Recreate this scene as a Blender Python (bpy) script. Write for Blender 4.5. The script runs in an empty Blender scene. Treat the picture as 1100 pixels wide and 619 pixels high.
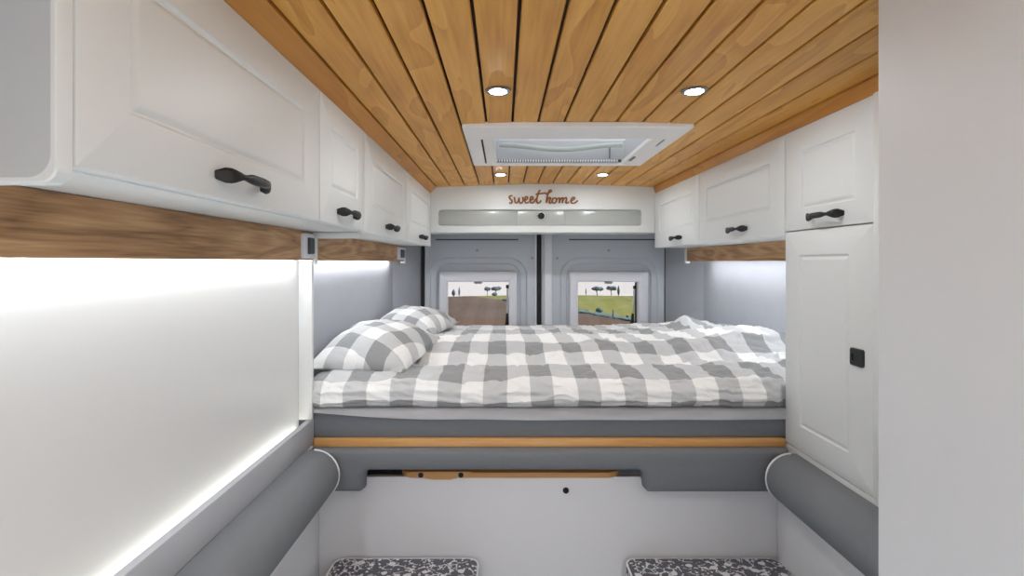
import bpy, bmesh, math, random
from mathutils import Vector, noise
PI = math.pi
random.seed(7)
CZ = 1.42                                   # camera height; rear of the van is +Y, camera at Y=0
sc = bpy.context.scene
COL = sc.collection

# ------------------------------------------------------------------ camera, world, exposure
cam_d = bpy.data.cameras.new('camera'); cam = bpy.data.objects.new('camera', cam_d); COL.objects.link(cam)
cam.location = (0, 0, CZ); cam.rotation_euler = (PI/2, 0, 0)
cam_d.sensor_width = 36; cam_d.lens = 36*540/1100
cam_d.shift_x = 9/1100; cam_d.shift_y = -28/1100
cam_d.clip_start = 0.02; cam_d.clip_end = 4000
sc.camera = cam
sc.view_settings.view_transform = 'Standard'; sc.view_settings.look = 'None'
sc.view_settings.gamma = 1; sc.view_settings.use_curve_mapping = False
sc.view_settings.exposure = 0.7
SKY = 0.56
DOWNLIGHT = 230.0
SUN = 9.0
LED = 15.0
LED_LOW = 3.0

w = bpy.data.worlds.new('overcast_sky'); sc.world = w; w.use_nodes = True
nt = w.node_tree; bg = nt.nodes['Background']; bg.inputs[1].default_value = SKY
tc = nt.nodes.new('ShaderNodeTexCoord'); sp = nt.nodes.new('ShaderNodeSeparateXYZ'); rp = nt.nodes.new('ShaderNodeValToRGB')
nt.links.new(tc.outputs['Generated'], sp.inputs[0]); nt.links.new(sp.outputs['Z'], rp.inputs[0]); nt.links.new(rp.outputs[0], bg.inputs[0])
rp.color_ramp.elements[0].position = 0.0; rp.color_ramp.elements[0].color = (1.0, 0.95, 0.955, 1)
rp.color_ramp.elements[1].position = 0.6; rp.color_ramp.elements[1].color = (0.93, 0.96, 1.0, 1)

# added sun for bounce fill, entering through the side opening behind the camera
sl = bpy.data.lights.new('sun', 'SUN'); sl.energy = SUN; sl.angle = math.radians(3); sl.color = (0.96, 0.985, 1.0)
so = bpy.data.objects.new('sun', sl); COL.objects.link(so); so.location = (6, -0.6, 5)
so.rotation_euler = Vector((0.80, 0.0, 0.60)).to_track_quat('Z', 'Y').to_euler()

# ------------------------------------------------------------------ materials
def srgb(r, g, b):
    f = lambda c: (c/255/12.92 if c/255 <= 0.04045 else ((c/255+0.055)/1.055)**2.4)
    return (f(r), f(g), f(b), 1)

def mat(name, col, rough=0.5, metal=0.0, coat=0.0, noise_scale=0, noise_amt=0.06, bump=0.0, bump_scale=200, emis=0):
    m = bpy.data.materials.new(name); m.use_nodes = True
    t = m.node_tree; p = t.nodes['Principled BSDF']
    p.inputs['Base Color'].default_value = col; p.inputs['Roughness'].default_value = rough
    p.inputs['Metallic'].default_value = metal; p.inputs['Coat Weight'].default_value = coat
    tc = t.nodes.new('ShaderNodeTexCoord')
    n = t.nodes.new('ShaderNodeTexNoise'); n.inputs['Scale'].default_value = noise_scale or 6; n.inputs['Detail'].default_value = 4
    t.links.new(tc.outputs['Object'], n.inputs['Vector'])
    mx = t.nodes.new('ShaderNodeMixRGB'); mx.blend_type = 'MIX'
    mx.inputs[1].default_value = tuple(c*(1-noise_amt) for c in col[:3])+(1,); mx.inputs[2].default_value = tuple(min(1, c*(1+noise_amt)) for c in col[:3])+(1,)
    t.links.new(n.outputs['Fac'], mx.inputs[0]); t.links.new(mx.outputs[0], p.inputs['Base Color'])
    if bump:
        b = t.nodes.new('ShaderNodeBump'); n2 = t.nodes.new('ShaderNodeTexNoise'); n2.inputs['Scale'].default_value = bump_scale; n2.inputs['Detail'].default_value = 3
        t.links.new(tc.outputs['Object'], n2.inputs['Vector']); t.links.new(n2.outputs['Fac'], b.inputs['Height'])
        b.inputs['Strength'].default_value = bump; b.inputs['Distance'].default_value = 0.002
        t.links.new(b.outputs[0], p.inputs['Normal'])
    if emis:
        p.inputs['Emission Color'].default_value = (1, 0.98, 0.95, 1); p.inputs['Emission Strength'].default_value = emis
    return m

def wood(name, dark, mid, light, axis=1, scale=1.0, ring=3.0, rough=0.45, plank=0.0, amp=0.45, warp=0.6, stretch=1.1):
    """grain runs along axis"""
    m = bpy.data.materials.new(name); m.use_nodes = True
    t = m.node_tree; N = t.nodes.new; L = t.links.new; p = t.nodes['Principled BSDF']; p.inputs['Roughness'].default_value = rough
    tc = N('ShaderNodeTexCoord'); mp = N('ShaderNodeMapping'); s = [5.0*scale]*3; s[axis] = stretch*scale; mp.inputs['Scale'].default_value = s
    src = tc.outputs['Object']
    if plank:
        # every plank gets its own piece of timber: offset the pattern by the plank number
        at = N('ShaderNodeAttribute'); at.attribute_name = 'plank'
        vm = N('ShaderNodeVectorMath'); vm.operation = 'MULTIPLY_ADD'; cb = N('ShaderNodeCombineXYZ')
        L(at.outputs['Fac'], cb.inputs[0]); L(at.outputs['Fac'], cb.inputs[1]); L(at.outputs['Fac'], cb.inputs[2])
        vm.inputs[1].default_value = (3.7, 5.3, 2.1); L(cb.outputs[0], vm.inputs[0]); L(tc.outputs['Object'], vm.inputs[2]); src = vm.outputs[0]
    L(src, mp.inputs[0])
    n1 = N('ShaderNodeTexNoise'); n1.inputs['Scale'].default_value = 1.2; n1.inputs['Detail'].default_value = 2; n1.inputs['Distortion'].default_value = warp
    L(mp.outputs[0], n1.inputs['Vector'])
    mul = N('ShaderNodeMath'); mul.operation = 'MULTIPLY'; mul.inputs[1].default_value = ring*2; L(n1.outputs['Fac'], mul.inputs[0])
    fr = N('ShaderNodeMath'); fr.operation = 'FRACT'; L(mul.outputs[0], fr.inputs[0])
    if stretch < 1: fr.operation = 'PINGPONG'; fr.inputs[1].default_value = 1.0
    mp2 = N('ShaderNodeMapping'); s2 = [110*scale]*3; s2[axis] = 5*scale; mp2.inputs['Scale'].default_value = s2; L(src, mp2.inputs[0])
    n2 = N('ShaderNodeTexNoise'); n2.inputs['Scale'].default_value = 1.0; n2.inputs['Detail'].default_value = 4; L(mp2.outputs[0], n2.inputs['Vector'])
    mm = N('ShaderNodeMath'); mm.operation = 'MULTIPLY_ADD'; mm.inputs[1].default_value = amp; L(fr.outputs[0], mm.inputs[0])
    m3 = N('ShaderNodeMath'); m3.operation = 'MULTIPLY'; m3.inputs[1].default_value = 1.1-amp; L(n2.outputs['Fac'], m3.inputs[0]); L(m3.outputs[0], mm.inputs[2])
    last = mm.outputs[0]
    if plank:
        sn = N('ShaderNodeMath'); sn.operation = 'SINE'; k = N('ShaderNodeMath'); k.operation = 'MULTIPLY'; k.inputs[1].default_value = 12.9; L(at.outputs['Fac'], k.inputs[0]); L(k.outputs[0], sn.inputs[0])
        ad = N('ShaderNodeMath'); ad.operation = 'MULTIPLY_ADD'; ad.inputs[1].default_value = 0.07; L(sn.outputs[0], ad.inputs[0]); L(last, ad.inputs[2]); last = ad.outputs[0]
    r = N('ShaderNodeValToRGB'); e = r.color_ramp.elements; e[0].position = 0.12; e[0].color = dark; e[1].position = 0.85; e[1].color = light
    x = e.new(0.5); x.color = mid
    L(last, r.inputs[0]); L(r.outputs[0], p.inputs['Base Color'])
    b = N('ShaderNodeBump'); b.inputs['Strength'].default_value = 0.15; b.inputs['Distance'].default_value = 0.001; L(n2.outputs['Fac'], b.inputs['Height']); L(b.outputs[0], p.inputs['Normal'])
    return m

def emit(name, col, s):
    m = bpy.data.materials.new(name); m.use_nodes = True; t = m.node_tree; t.nodes.clear()
    e = t.nodes.new('ShaderNodeEmission'); e.inputs[0].default_value = col; e.inputs[1].default_value = s
    o = t.nodes.new('ShaderNodeOutputMaterial'); t.links.new(e.outputs[0], o.inputs[0]); return m

M = {}
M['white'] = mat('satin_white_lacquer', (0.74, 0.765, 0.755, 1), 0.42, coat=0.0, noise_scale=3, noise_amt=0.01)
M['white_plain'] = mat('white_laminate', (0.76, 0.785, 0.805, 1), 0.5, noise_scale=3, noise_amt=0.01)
M['white_low'] = mat('lightened_white_laminate', (0.90, 0.92, 0.95, 1), 0.5, noise_scale=3, noise_amt=0.01)  # extra brightness put into the colour, since little light reaches down here
M['end_grey'] = mat('grey_end_face', (0.54, 0.565, 0.57, 1), 0.4, noise_scale=3, noise_amt=0.02)  # cabinet end face, a darker grey than the white body
M['hatch'] = mat('warm_white_plastic', (0.88, 0.85, 0.82, 1), 0.45, noise_scale=3, noise_amt=0.01)
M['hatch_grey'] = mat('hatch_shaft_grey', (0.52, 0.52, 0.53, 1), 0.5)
M['panel'] = mat('gloss_white_wall_panel', (0.80, 0.81, 0.80, 1), 0.25, noise_scale=2, noise_amt=0.01)
M['ceil'] = wood('honey_stained_planks', srgb(186, 122, 42), srgb(216, 154, 62), srgb(232, 174, 84), axis=1, ring=2.6, plank=1, amp=0.34)
M['ceil_trim'] = wood('honey_stained_trim', srgb(172, 112, 38), srgb(192, 130, 48), srgb(202, 142, 58), axis=1, ring=2)
M['groove'] = mat('dark_groove', srgb(48, 28, 12), 0.8)
M['oak'] = wood('oak_veneer', srgb(108, 74, 44), srgb(176, 134, 90), srgb(204, 164, 120), axis=1, ring=6, scale=2.0, amp=0.42, warp=1.1, stretch=0.55)
M['oak_x'] = wood('oak_edge', srgb(190, 135, 78), srgb(214, 160, 98), srgb(226, 178, 118), axis=0, ring=3, amp=0.2, stretch=0.5)
M['fabric'] = mat('grey_upholstery', srgb(122, 126, 131), 0.85, noise_scale=60, noise_amt=0.05, bump=0.25, bump_scale=500)
M['felt'] = mat('light_grey_wall_fabric', srgb(172, 175, 182), 0.8, noise_scale=12, noise_amt=0.05, bump=0.15, bump_scale=300)
M['doorgrey'] = mat('grey_painted_metal', srgb(197, 202, 209), 0.45, noise_scale=4, noise_amt=0.02)
M['doorlight'] = mat('light_grey_flange', srgb(232, 233, 240), 0.4)
M['winframe'] = mat('pale_grey_window_plastic', srgb(232, 233, 240), 0.45, noise_amt=0.01)
M['black'] = mat('black_metal', (0.007, 0.007, 0.008, 1), 0.45, noise_amt=0.2)
M['rubber'] = mat('black_rubber', (0.01, 0.01, 0.012, 1), 0.7)
M['steel'] = mat('brushed_steel', (0.55, 0.55, 0.57, 1), 0.3, metal=1.0)
M['chrome'] = mat('dark_chrome', (0.30, 0.30, 0.31, 1), 0.25, metal=1.0)
M['pipe'] = mat('white_piping', (0.85, 0.85, 0.86, 1), 0.6)
M['sheet'] = mat('light_grey_sheet', srgb(190, 191, 194), 0.85, noise_scale=30, noise_amt=0.04, bump=0.3, bump_scale=60)
M['mattress'] = mat('dark_grey_mattress', srgb(120, 125, 132), 0.85, noise_scale=60, noise_amt=0.05, bump=0.2, bump_scale=400)
M['ledge'] = mat('grey_ledge_board', srgb(188, 192, 198), 0.45)
M['acrylic'] = mat('grey_frosted_acrylic', srgb(178, 182, 178), 0.25)
M['floor'] = mat('grey_vinyl_floor', srgb(196, 200, 204), 0.5, noise_scale=40, noise_amt=0.1)
M['led'] = emit('led_strip_glow', (0.93, 0.96, 1.0, 1), LED)
M['led_rear'] = emit('rear_led_strip_glow', (0.93, 0.96, 1.0, 1), LED*1.5)
M['led_low'] = emit('low_led_strip_glow', (1.0, 0.98, 0.90, 1), LED_LOW)
M['lamp'] = emit('downlight_glow', (0.93, 0.96, 1.0, 1), DOWNLIGHT)
M['letter'] = mat('brown_plywood_letters', srgb(150, 98, 48), 0.6)
M['rocker'] = mat('charcoal_plastic', srgb(62, 64, 66), 0.4)

def glass():
    m = bpy.data.materials.new('clear_acrylic_glazing'); m.use_nodes = True; t = m.node_tree; t.nodes.clear()
    tr = t.nodes.new('ShaderNodeBsdfTransparent'); tr.inputs[0].default_value = (0.97, 0.97, 0.97, 1)
    gl = t.nodes.new('ShaderNodeBsdfGlossy'); gl.inputs['Roughness'].default_value = 0.02
    mx = t.nodes.new('ShaderNodeMixShader'); mx.inputs[0].default_value = 0.04
    o = t.nodes.new('ShaderNodeOutputMaterial')
    t.links.new(tr.outputs[0], mx.inputs[1]); t.links.new(gl.outputs[0], mx.inputs[2]); t.links.new(mx.outputs[0], o.inputs[0]); return m
M['glass'] = glass()
def domemat():
    m = bpy.data.materials.new('milky_dome'); m.use_nodes = True; t = m.node_tree; t.nodes.clear()
    tr = t.nodes.new('ShaderNodeBsdfTransparent'); tl = t.nodes.new('ShaderNodeBsdfTranslucent'); tl.inputs[0].default_value = (0.35, 0.36, 0.37, 1)
    mx = t.nodes.new('ShaderNodeMixShader'); mx.inputs[0].default_value = 1.0
    o = t.nodes.new('ShaderNodeOutputMaterial')
    t.links.new(tr.outputs[0], mx.inputs[1]); t.links.new(tl.outputs[0], mx.inputs[2]); t.links.new(mx.outputs[0], o.inputs[0]); return m
M['dome'] = domemat()

def checks(name, warp=0.10):
    m = bpy.data.materials.new(name); m.use_nodes = True; t = m.node_tree; N = t.nodes.new; L = t.links.new; p = t.nodes['Principled BSDF']
    p.inputs['Roughness'].default_value = 0.9; p.inputs['Sheen Weight'].default_value = 0.1
    uv = N('ShaderNodeUVMap'); uv.uv_map = 'UVMap'
    nz = N('ShaderNodeTexNoise'); nz.inputs['Scale'].default_value = 0.55; nz.inputs['Detail'].default_value = 2; L(uv.outputs[0], nz.inputs['Vector'])
    v1 = N('ShaderNodeVectorMath'); v1.operation = 'SUBTRACT'; v1.inputs[1].default_value = (0.5, 0.5, 0.5); L(nz.outputs['Color'], v1.inputs[0])
    v2 = N('ShaderNodeVectorMath'); v2.operation = 'MULTIPLY_ADD'; v2.inputs[1].default_value = (warp*3, warp*4, 0); L(v1.outputs[0], v2.inputs[0]); L(uv.outputs[0], v2.inputs[2])
    sx = N('ShaderNodeSeparateXYZ'); L(v2.outputs[0], sx.inputs[0])
    def band(o):
        h = N('ShaderNodeMath'); h.operation = 'MULTIPLY'; h.inputs[1].default_value = 0.5; L(o, h.inputs[0])
        f = N('ShaderNodeMath'); f.operation = 'FRACT'; L(h.outputs[0], f.inputs[0])
        g = N('ShaderNodeMath'); g.operation = 'GREATER_THAN'; g.inputs[1].default_value = 0.5; L(f.outputs[0], g.inputs[0]); return g.outputs[0]
    ad = N('ShaderNodeMath'); ad.operation = 'ADD'; L(band(sx.outputs[0]), ad.inputs[0]); L(band(sx.outputs[1]), ad.inputs[1])
    dv = N('ShaderNodeMath'); dv.operation = 'MULTIPLY'; dv.inputs[1].default_value = 0.5; L(ad.outputs[0], dv.inputs[0])
    r = N('ShaderNodeValToRGB'); r.color_ramp.interpolation = 'CONSTANT'; e = r.color_ramp.elements
    e[0].position = 0; e[0].color = srgb(248, 249, 248); e[1].position = 0.75; e[1].color = srgb(150, 152, 153); x = e.new(0.3); x.color = srgb(205, 207, 208)
    L(dv.outputs[0], r.inputs[0]); L(r.outputs[0], p.inputs['Base Color'])
    tc = N('ShaderNodeTexCoord'); b = N('ShaderNodeBump'); b.inputs['Strength'].default_value = 0.8; b.inputs['Distance'].default_value = 0.014
    n2 = N('ShaderNodeTexNoise'); n2.inputs['Scale'].default_value = 11; n2.inputs['Detail'].default_value = 5; n2.inputs['Distortion'].default_value = 0.8
    L(tc.outputs['Object'], n2.inputs['Vector']); L(n2.outputs['Fac'], b.inputs['Height']); L(b.outputs[0], p.inputs['Normal'])
    return m
M['check'] = checks('grey_and_white_check_cotton')

def floral():
    m = bpy.data.materials.new('dark_floral_fabric'); m.use_nodes = True; t = m.node_tree; N = t.nodes.new; L = t.links.new; p = t.nodes['Principled BSDF']
    p.inputs['Roughness'].default_value = 0.85
    tc = N('ShaderNodeTexCoord')
    nz = N('ShaderNodeTexNoise'); nz.inputs['Scale'].default_value = 60; nz.inputs['Detail'].default_value = 1; L(tc.outputs['Object'], nz.inputs['Vector'])
    v = N('ShaderNodeVectorMath'); v.operation = 'MULTIPLY_ADD'; v.inputs[1].default_value = (0.009, 0.009, 0.009); L(nz.outputs['Color'], v.inputs[0]); L(tc.outputs['Object'], v.inputs[2])
    vo = N('ShaderNodeTexVoronoi'); vo.inputs['Scale'].default_value = 24; L(v.outputs[0], vo.inputs['Vector'])          # blossoms
    lt = N('ShaderNodeMath'); lt.operation = 'LESS_THAN'; lt.inputs[1].default_value = 0.27; L(vo.outputs['Distance'], lt.inputs[0])
    vs = N('ShaderNodeTexVoronoi'); vs.inputs['Scale'].default_value = 62; L(v.outputs[0], vs.inputs['Vector'])          # leaves
    l2 = N('ShaderNodeMath'); l2.operation = 'LESS_THAN'; l2.inputs[1].default_value = 0.27; L(vs.outputs['Distance'], l2.inputs[0])
    ve = N('ShaderNodeTexVoronoi'); ve.feature = 'DISTANCE_TO_EDGE'; ve.inputs['Scale'].default_value = 36; L(v.outputs[0], ve.inputs['Vector'])   # twigs
    l3 = N('ShaderNodeMath'); l3.operation = 'LESS_THAN'; l3.inputs[1].default_value = 0.045; L(ve.outputs['Distance'], l3.inputs[0])
    nm = N('ShaderNodeTexNoise'); nm.inputs['Scale'].default_value = 45; L(tc.outputs['Object'], nm.inputs['Vector'])
    g = N('ShaderNodeMath'); g.operation = 'GREATER_THAN'; g.inputs[1].default_value = 0.48; L(nm.outputs['Fac'], g.inputs[0])
    a3 = N('ShaderNodeMath'); a3.operation = 'MULTIPLY'; L(l3.outputs[0], a3.inputs[0]); L(g.outputs[0], a3.inputs[1])
    m1 = N('ShaderNodeMath'); m1.operation = 'MAXIMUM'; L(lt.outputs[0], m1.inputs[0]); L(l2.outputs[0], m1.inputs[1])
    m2 = N('ShaderNodeMath'); m2.operation = 'MAXIMUM'; L(m1.outputs[0], m2.inputs[0]); L(a3.outputs[0], m2.inputs[1])
    mx = N('ShaderNodeMixRGB'); mx.inputs[1].default_value = srgb(98, 99, 106); mx.inputs[2].default_value = srgb(228, 229, 232)
    L(m2.outputs[0], mx.inputs[0]); L(mx.outputs[0], p.inputs['Base Color']); return m
M['floral'] = floral()

def fieldmat():
    m = bpy.data.materials.new('ploughed_and_green_field'); m.use_nodes = True; t = m.node_tree; N = t.nodes.new; L = t.links.new; p = t.nodes['Principled BSDF']
    p.inputs['Roughness'].default_value = 1; p.inputs['Specular IOR Level'].default_value = 0
    tc = N('ShaderNodeTexCoord'); sx = N('ShaderNodeSeparateXYZ'); L(tc.outputs['Object'], sx.inputs[0])
    # field border: X + 0.218*Y (both in metres) against a constant
    a = N('ShaderNodeMath'); a.operation = 'MULTIPLY_ADD'; a.inputs[1].default_value = 0.224; L(sx.outputs[1], a.inputs[0]); L(sx.outputs[0], a.inputs[2])
    g = N('ShaderNodeMath'); g.operation = 'GREATER_THAN'; g.inputs[1].default_value = 78.0; L(a.outputs[0], g.inputs[0])
    mp = N('ShaderNodeMapping'); mp.inputs['Scale'].default_value = (0.012, 0.035, 0.03); L(tc.outputs['Object'], mp.inputs[0])
    n = N('ShaderNodeTexNoise'); n.inputs['Scale'].default_value = 1; n.inputs['Detail'].default_value = 5; L(mp.outputs[0], n.inputs['Vector'])
    def ramp(c0, c1):
        r = N('ShaderNodeValToRGB'); r.color_ramp.elements[0].position = .35; r.color_ramp.elements[1].position = .65
        r.color_ramp.elements[0].color = c0; r.color_ramp.elements[1].color = c1; L(n.outputs['Fac'], r.inputs[0]); return r.outputs[0]
    mx = N('ShaderNodeMixRGB'); L(g.outputs[0], mx.inputs[0])
    L(ramp((.068, .045, .034, 1), (.057, .046, .041, 1)), mx.inputs[1]); L(ramp((.075, .082, .028, 1), (.115, .110, .036, 1)), mx.inputs[2])
    L(mx.outputs[0], p.inputs['Base Color']); return m
M['field'] = fieldmat()
M['leaf'] = mat('blue_green_foliage', (.020, .050, .060, 1), 0.9, noise_scale=1, noise_amt=0.25)
M['trunk'] = mat('tree_bark', (.05, .05, .05, 1), 0.9)

# ------------------------------------------------------------------ helpers
def empty(name, loc, label=None, cat=None, group=None):
    o = bpy.data.objects.new(name, None); COL.objects.link(o); o.location = loc; o.empty_display_size = 0.05
    tag(o, label, cat, group); return o
def tag(o, label=None, cat=None, group=None, kind=None):
    if label: o['label'] = label
    if cat: o['category'] = cat
    if group: o['group'] = group
    if kind: o['kind'] = kind
    return o
def fin(name, bm, mats, parent=None, smooth=True, ang=38, kind=None):
    """link a bmesh (world coordinates) as one mesh object, origin at its parent's origin or its own base"""
    bmesh.ops.remove_doubles(bm, verts=bm.verts, dist=1e-6)
    bmesh.ops.recalc_face_normals(bm, faces=bm.faces)
    if parent is not None: org = parent_world(parent)
    else:
        xs = [v.co for v in bm.verts]
        org = Vector(((min(c.x for c in xs)+max(c.x for c in xs))/2, (min(c.y for c in xs)+max(c.y for c in xs))/2, min(c.z for c in xs)))
    for v in bm.verts: v.co -= org
    if smooth:
        for f in bm.faces: f.smooth = True
        for e in bm.edges:
            if len(e.link_faces) == 2 and e.calc_face_angle(0) > math.radians(ang): e.smooth = False
    me = bpy.data.meshes.new(name); bm.to_mesh(me); bm.free()
    for m in (mats if isinstance(mats, (list, tuple)) else [mats]): me.materials.append(m)
    o = bpy.data.objects.new(name, me); COL.objects.link(o)
    if parent is not None: o.parent = parent
    else: o.location = org
    if kind: o['kind'] = kind
    return o
def parent_world(p):
    v = Vector((0, 0, 0))
    while p is not None: v += Vector(p.location); p = p.parent
    return v
def box(bm, x0, x1, y0, y1, z0, z1, bev=0.0, seg=2, mi=0):
    """z given relative to camera height"""
    z0 += CZ; z1 += CZ
    r = bmesh.ops.create_cube(bm, size=1.0); vs = r['verts']
    for v in vs:
        v.co = Vector(((x0+x1)/2+v.co.x*(x1-x0), (y0+y1)/2+v.co.y*(y1-y0), (z0+z1)/2+v.co.z*(z1-z0)))
    fs = list({f for v in vs for f in v.link_faces})
    for f in fs: f.material_index = mi
    if bev:
        es = list({e for v in vs for e in v.link_edges})
        r = bmesh.ops.bevel(bm, geom=es, offset=bev, segments=seg, profile=0.5, affect='EDGES')
        for f in r['faces']: f.material_index = mi
def left(xf):  return lambda a, b, d: Vector((xf+d, a, b+CZ))      # surface facing +X; a=Y
def right(xf): return lambda a, b, d: Vector((xf-d, a, b+CZ))      # surface facing -X
def front(yf): return lambda a, b, d: Vector((a, yf-d, b+CZ))      # surface facing the camera; a=X
def down(zf):  return lambda a, b, d: Vector((a, b, zf-d+CZ))      # surface facing down; b=Y
def up(zf):    return lambda a, b, d: Vector((a, b, zf+d+CZ))
def rings(bm, F, rs, cap0=True, cap1=True, loop=False, n=6, mi=0, mlast=None):
    prev = first = None; faces = []
    for (a0, b0, a1, b1, r, d) in rs:
        r = max(r, 0.0004); vs = []
        for (ca, cb, s) in ((a1-r, b1-r, 0), (a0+r, b1-r, 1), (a0+r, b0+r, 2), (a1-r, b0+r, 3)):
            for k in range(n+1):
                t = (s+k/n)*PI/2; vs.append(bm.verts.new(F(ca+r*math.cos(t), cb+r*math.sin(t), d)))
        if prev:
            for i in range(len(vs)):
                faces.append(bm.faces.new((prev[i], prev[(i+1) % len(vs)], vs[(i+1) % len(vs)], vs[i])))
        else: first = vs
        prev = vs
    if loop:
        for i in range(len(prev)): faces.append(bm.faces.new((prev[i], prev[(i+1) % len(prev)], first[(i+1) % len(prev)], first[i])))
    else:
        if cap0: faces.append(bm.faces.new(first[::-1]))
        if cap1:
            f = bm.faces.new(prev); f.material_index = mi if mlast is None else mlast
            faces.append(f)
    for f in faces:
        if not (f is faces[-1] and mlast is not None): f.material_index = mi
def tube(bm, pts, r, n=8, caps=True, flat=None, closed=False):
    pts = [Vector(p) for p in pts]; prev = first = None; m = len(pts)
    up_ = Vector((0, 0, 1))
    for i, p in enumerate(pts):
        a = pts[(i-1) % m] if closed else pts[max(i-1, 0)]; b = pts[(i+1) % m] if closed else pts[min(i+1, m-1)]
        t = (b-a).normalized(); u = t.cross(up_)
        if u.length < 0.1: u = t.cross(Vector((0, 1, 0)))
        u.normalize(); v = t.cross(u)
        rr = r[i] if isinstance(r, (list, tuple)) else r
        vs = [bm.verts.new(p+(u*math.cos(2*PI*k/n)+v*math.sin(2*PI*k/n))*rr) for k in range(n)]
        if prev:
            for k in range(n): bm.faces.new((prev[k], prev[(k+1) % n], vs[(k+1) % n], vs[k]))
        else: first = vs
        prev = vs
    if closed:
        for k in range(n): bm.faces.new((prev[k], prev[(k+1) % n], first[(k+1) % n], first[k]))
    elif caps: bm.faces.new(first[::-1]); bm.faces.new(prev)
def lathe(bm, F, a, b, prof, n=28, mi=0, cap=True, mlast=None):
    """prof: list of (radius, depth)"""
    prev = None
    for (r, d) in prof:
        vs = [bm.verts.new(F(a+r*math.cos(2*PI*k/n), b+r*math.sin(2*PI*k/n), d)) for k in range(n)]
        if prev:
            for k in range(n): bm.faces.new((prev[k], prev[(k+1) % n], vs[(k+1) % n], vs[k])).material_index = mi
        elif cap: bm.faces.new(vs[::-1]).material_index = mi
        prev = vs
    bm.faces.new(prev).material_index = mi if mlast is None else mlast
def spline(pts, k=6):
    P = [Vector(p) for p in pts]; P = [P[0]*2-P[1]]+P+[P[-1]*2-P[-2]]; out = []
    for i in range(1, len(P)-2):
        for j in range(k):
            t = j/k; a, b, c, d = P[i-1], P[i], P[i+1], P[i+2]
            out.append(0.5*((2*b)+(c-a)*t+(2*a-5*b+4*c-d)*t*t+(3*b-a-3*c+d)*t**3))
    out.append(P[-2]); return out
def B(): return bmesh.new()

# ------------------------------------------------------------------ structure: shell
YF, YB = -1.5, 3.30
bm = B(); box(bm, -0.70, 1.23, YF, YB, -1.46, -1.42); fin('floor', bm, M['floor'], kind='structure')
bm = B(); box(bm, -0.71, -0.66, YF, 2.99, -1.42, 0.50)
fin('wall_left', bm, M['felt'], kind='structure')
bm = B(); box(bm, 1.19, 1.24, -0.02, 2.99, -1.42, 0.50); box(bm, 1.19, 1.24, YF, -0.02, 0.34, 0.50); box(bm, 1.19, 1.24, YF, YF+0.08, -1.42, 0.34)
fin('wall_right', bm, M['felt'], kind='structure')
# rear corner pillars, slanting in to the door opening
def pillar(x0, x1, sgn, name):
    bm = B(); vs = []
    for z in (-1.42, 0.50):
        for (x, y) in ((x0, 2.99), (x1, 3.235), (x1, 3.32), (x0-sgn*0.05, 3.32), (x0-sgn*0.05, 2.99)):
            vs.append(bm.verts.new((x, y, z+CZ)))
    bm.faces.new(vs[:5]); bm.faces.new(vs[5:])
    for i in range(5): bm.faces.new((vs[i], vs[(i+1) % 5], vs[5+(i+1) % 5], vs[5+i]))
    fin(name, bm, M['felt'], kind='structure')
pillar(-0.66, -0.535, 1, 'trim_1'); pillar(1.19, 1.04, -1, 'trim_2')
bm = B(); box(bm, -0.71, 1.24, 3.32, 3.36, 0.24, 0.50); box(bm, -0.71, 1.24, 3.32, 3.36, -1.46, -1.30)
fin('wall_rear', bm, M['doorgrey'], kind='structure')

# ceiling: planks with open grooves over a dark board, opening cut for the roof hatch
HX0, HX1, HY0, HY1 = -0.100, 0.590, 1.68, 2.225
def cz(x):
    d = abs(x-0.237)
    return 0.449-0.034*max(0, d-0.13)
def ceiling():
    bm = B(); pl = bm.faces.layers.float.new('plank')
    lines = [-0.3892]+[-0.3057+0.0835*i for i in range(15)]
    W = 0.0036
    for i in range(len(lines)-1):
        a, b = lines[i]+W, lines[i+1]-W
        segs = [(YF, 2.9)] if (b < HX0 or a > HX1) else [(YF, HY0), (HY1, 2.9)]
        for (y0, y1) in segs:
            prof = [(a, 0.012), (a, 0.0025), (a+0.0025, 0.0), (b-0.0025, 0.0), (b, 0.0025), (b, 0.012)]
            va = [bm.verts.new((x, y0, cz((a+b)/2)+(cz(b)-cz(a))/(b-a)*(x-(a+b)/2)+z+CZ)) for x, z in prof]
            vb = [bm.verts.new((v.co.x, y1, v.co.z)) for v in va]
            fs = [bm.faces.new(va), bm.faces.new(vb[::-1])]
            for k in range(6): fs.append(bm.faces.new((va[k], vb[k], vb[(k+1) % 6], va[(k+1) % 6])))
            for f in fs: f.material_index = 0; f[pl] = i*0.37+(0.19 if y0 > 0 else 0)
    for (x0, x1, y0, y1) in ((-0.71, HX0, YF, 3.36), (HX1, 1.24, YF, 3.36), (HX0, HX1, YF, HY0), (HX0, HX1, HY1, 3.36)):
        box(bm, x0, x1, y0, y1, 0.4615, 0.505, mi=1)
    # fill strips above the cabinets
    fin('ceiling', bm, [M['ceil'], M['groove']], kind='structure', smooth=False)
ceiling()
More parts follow.
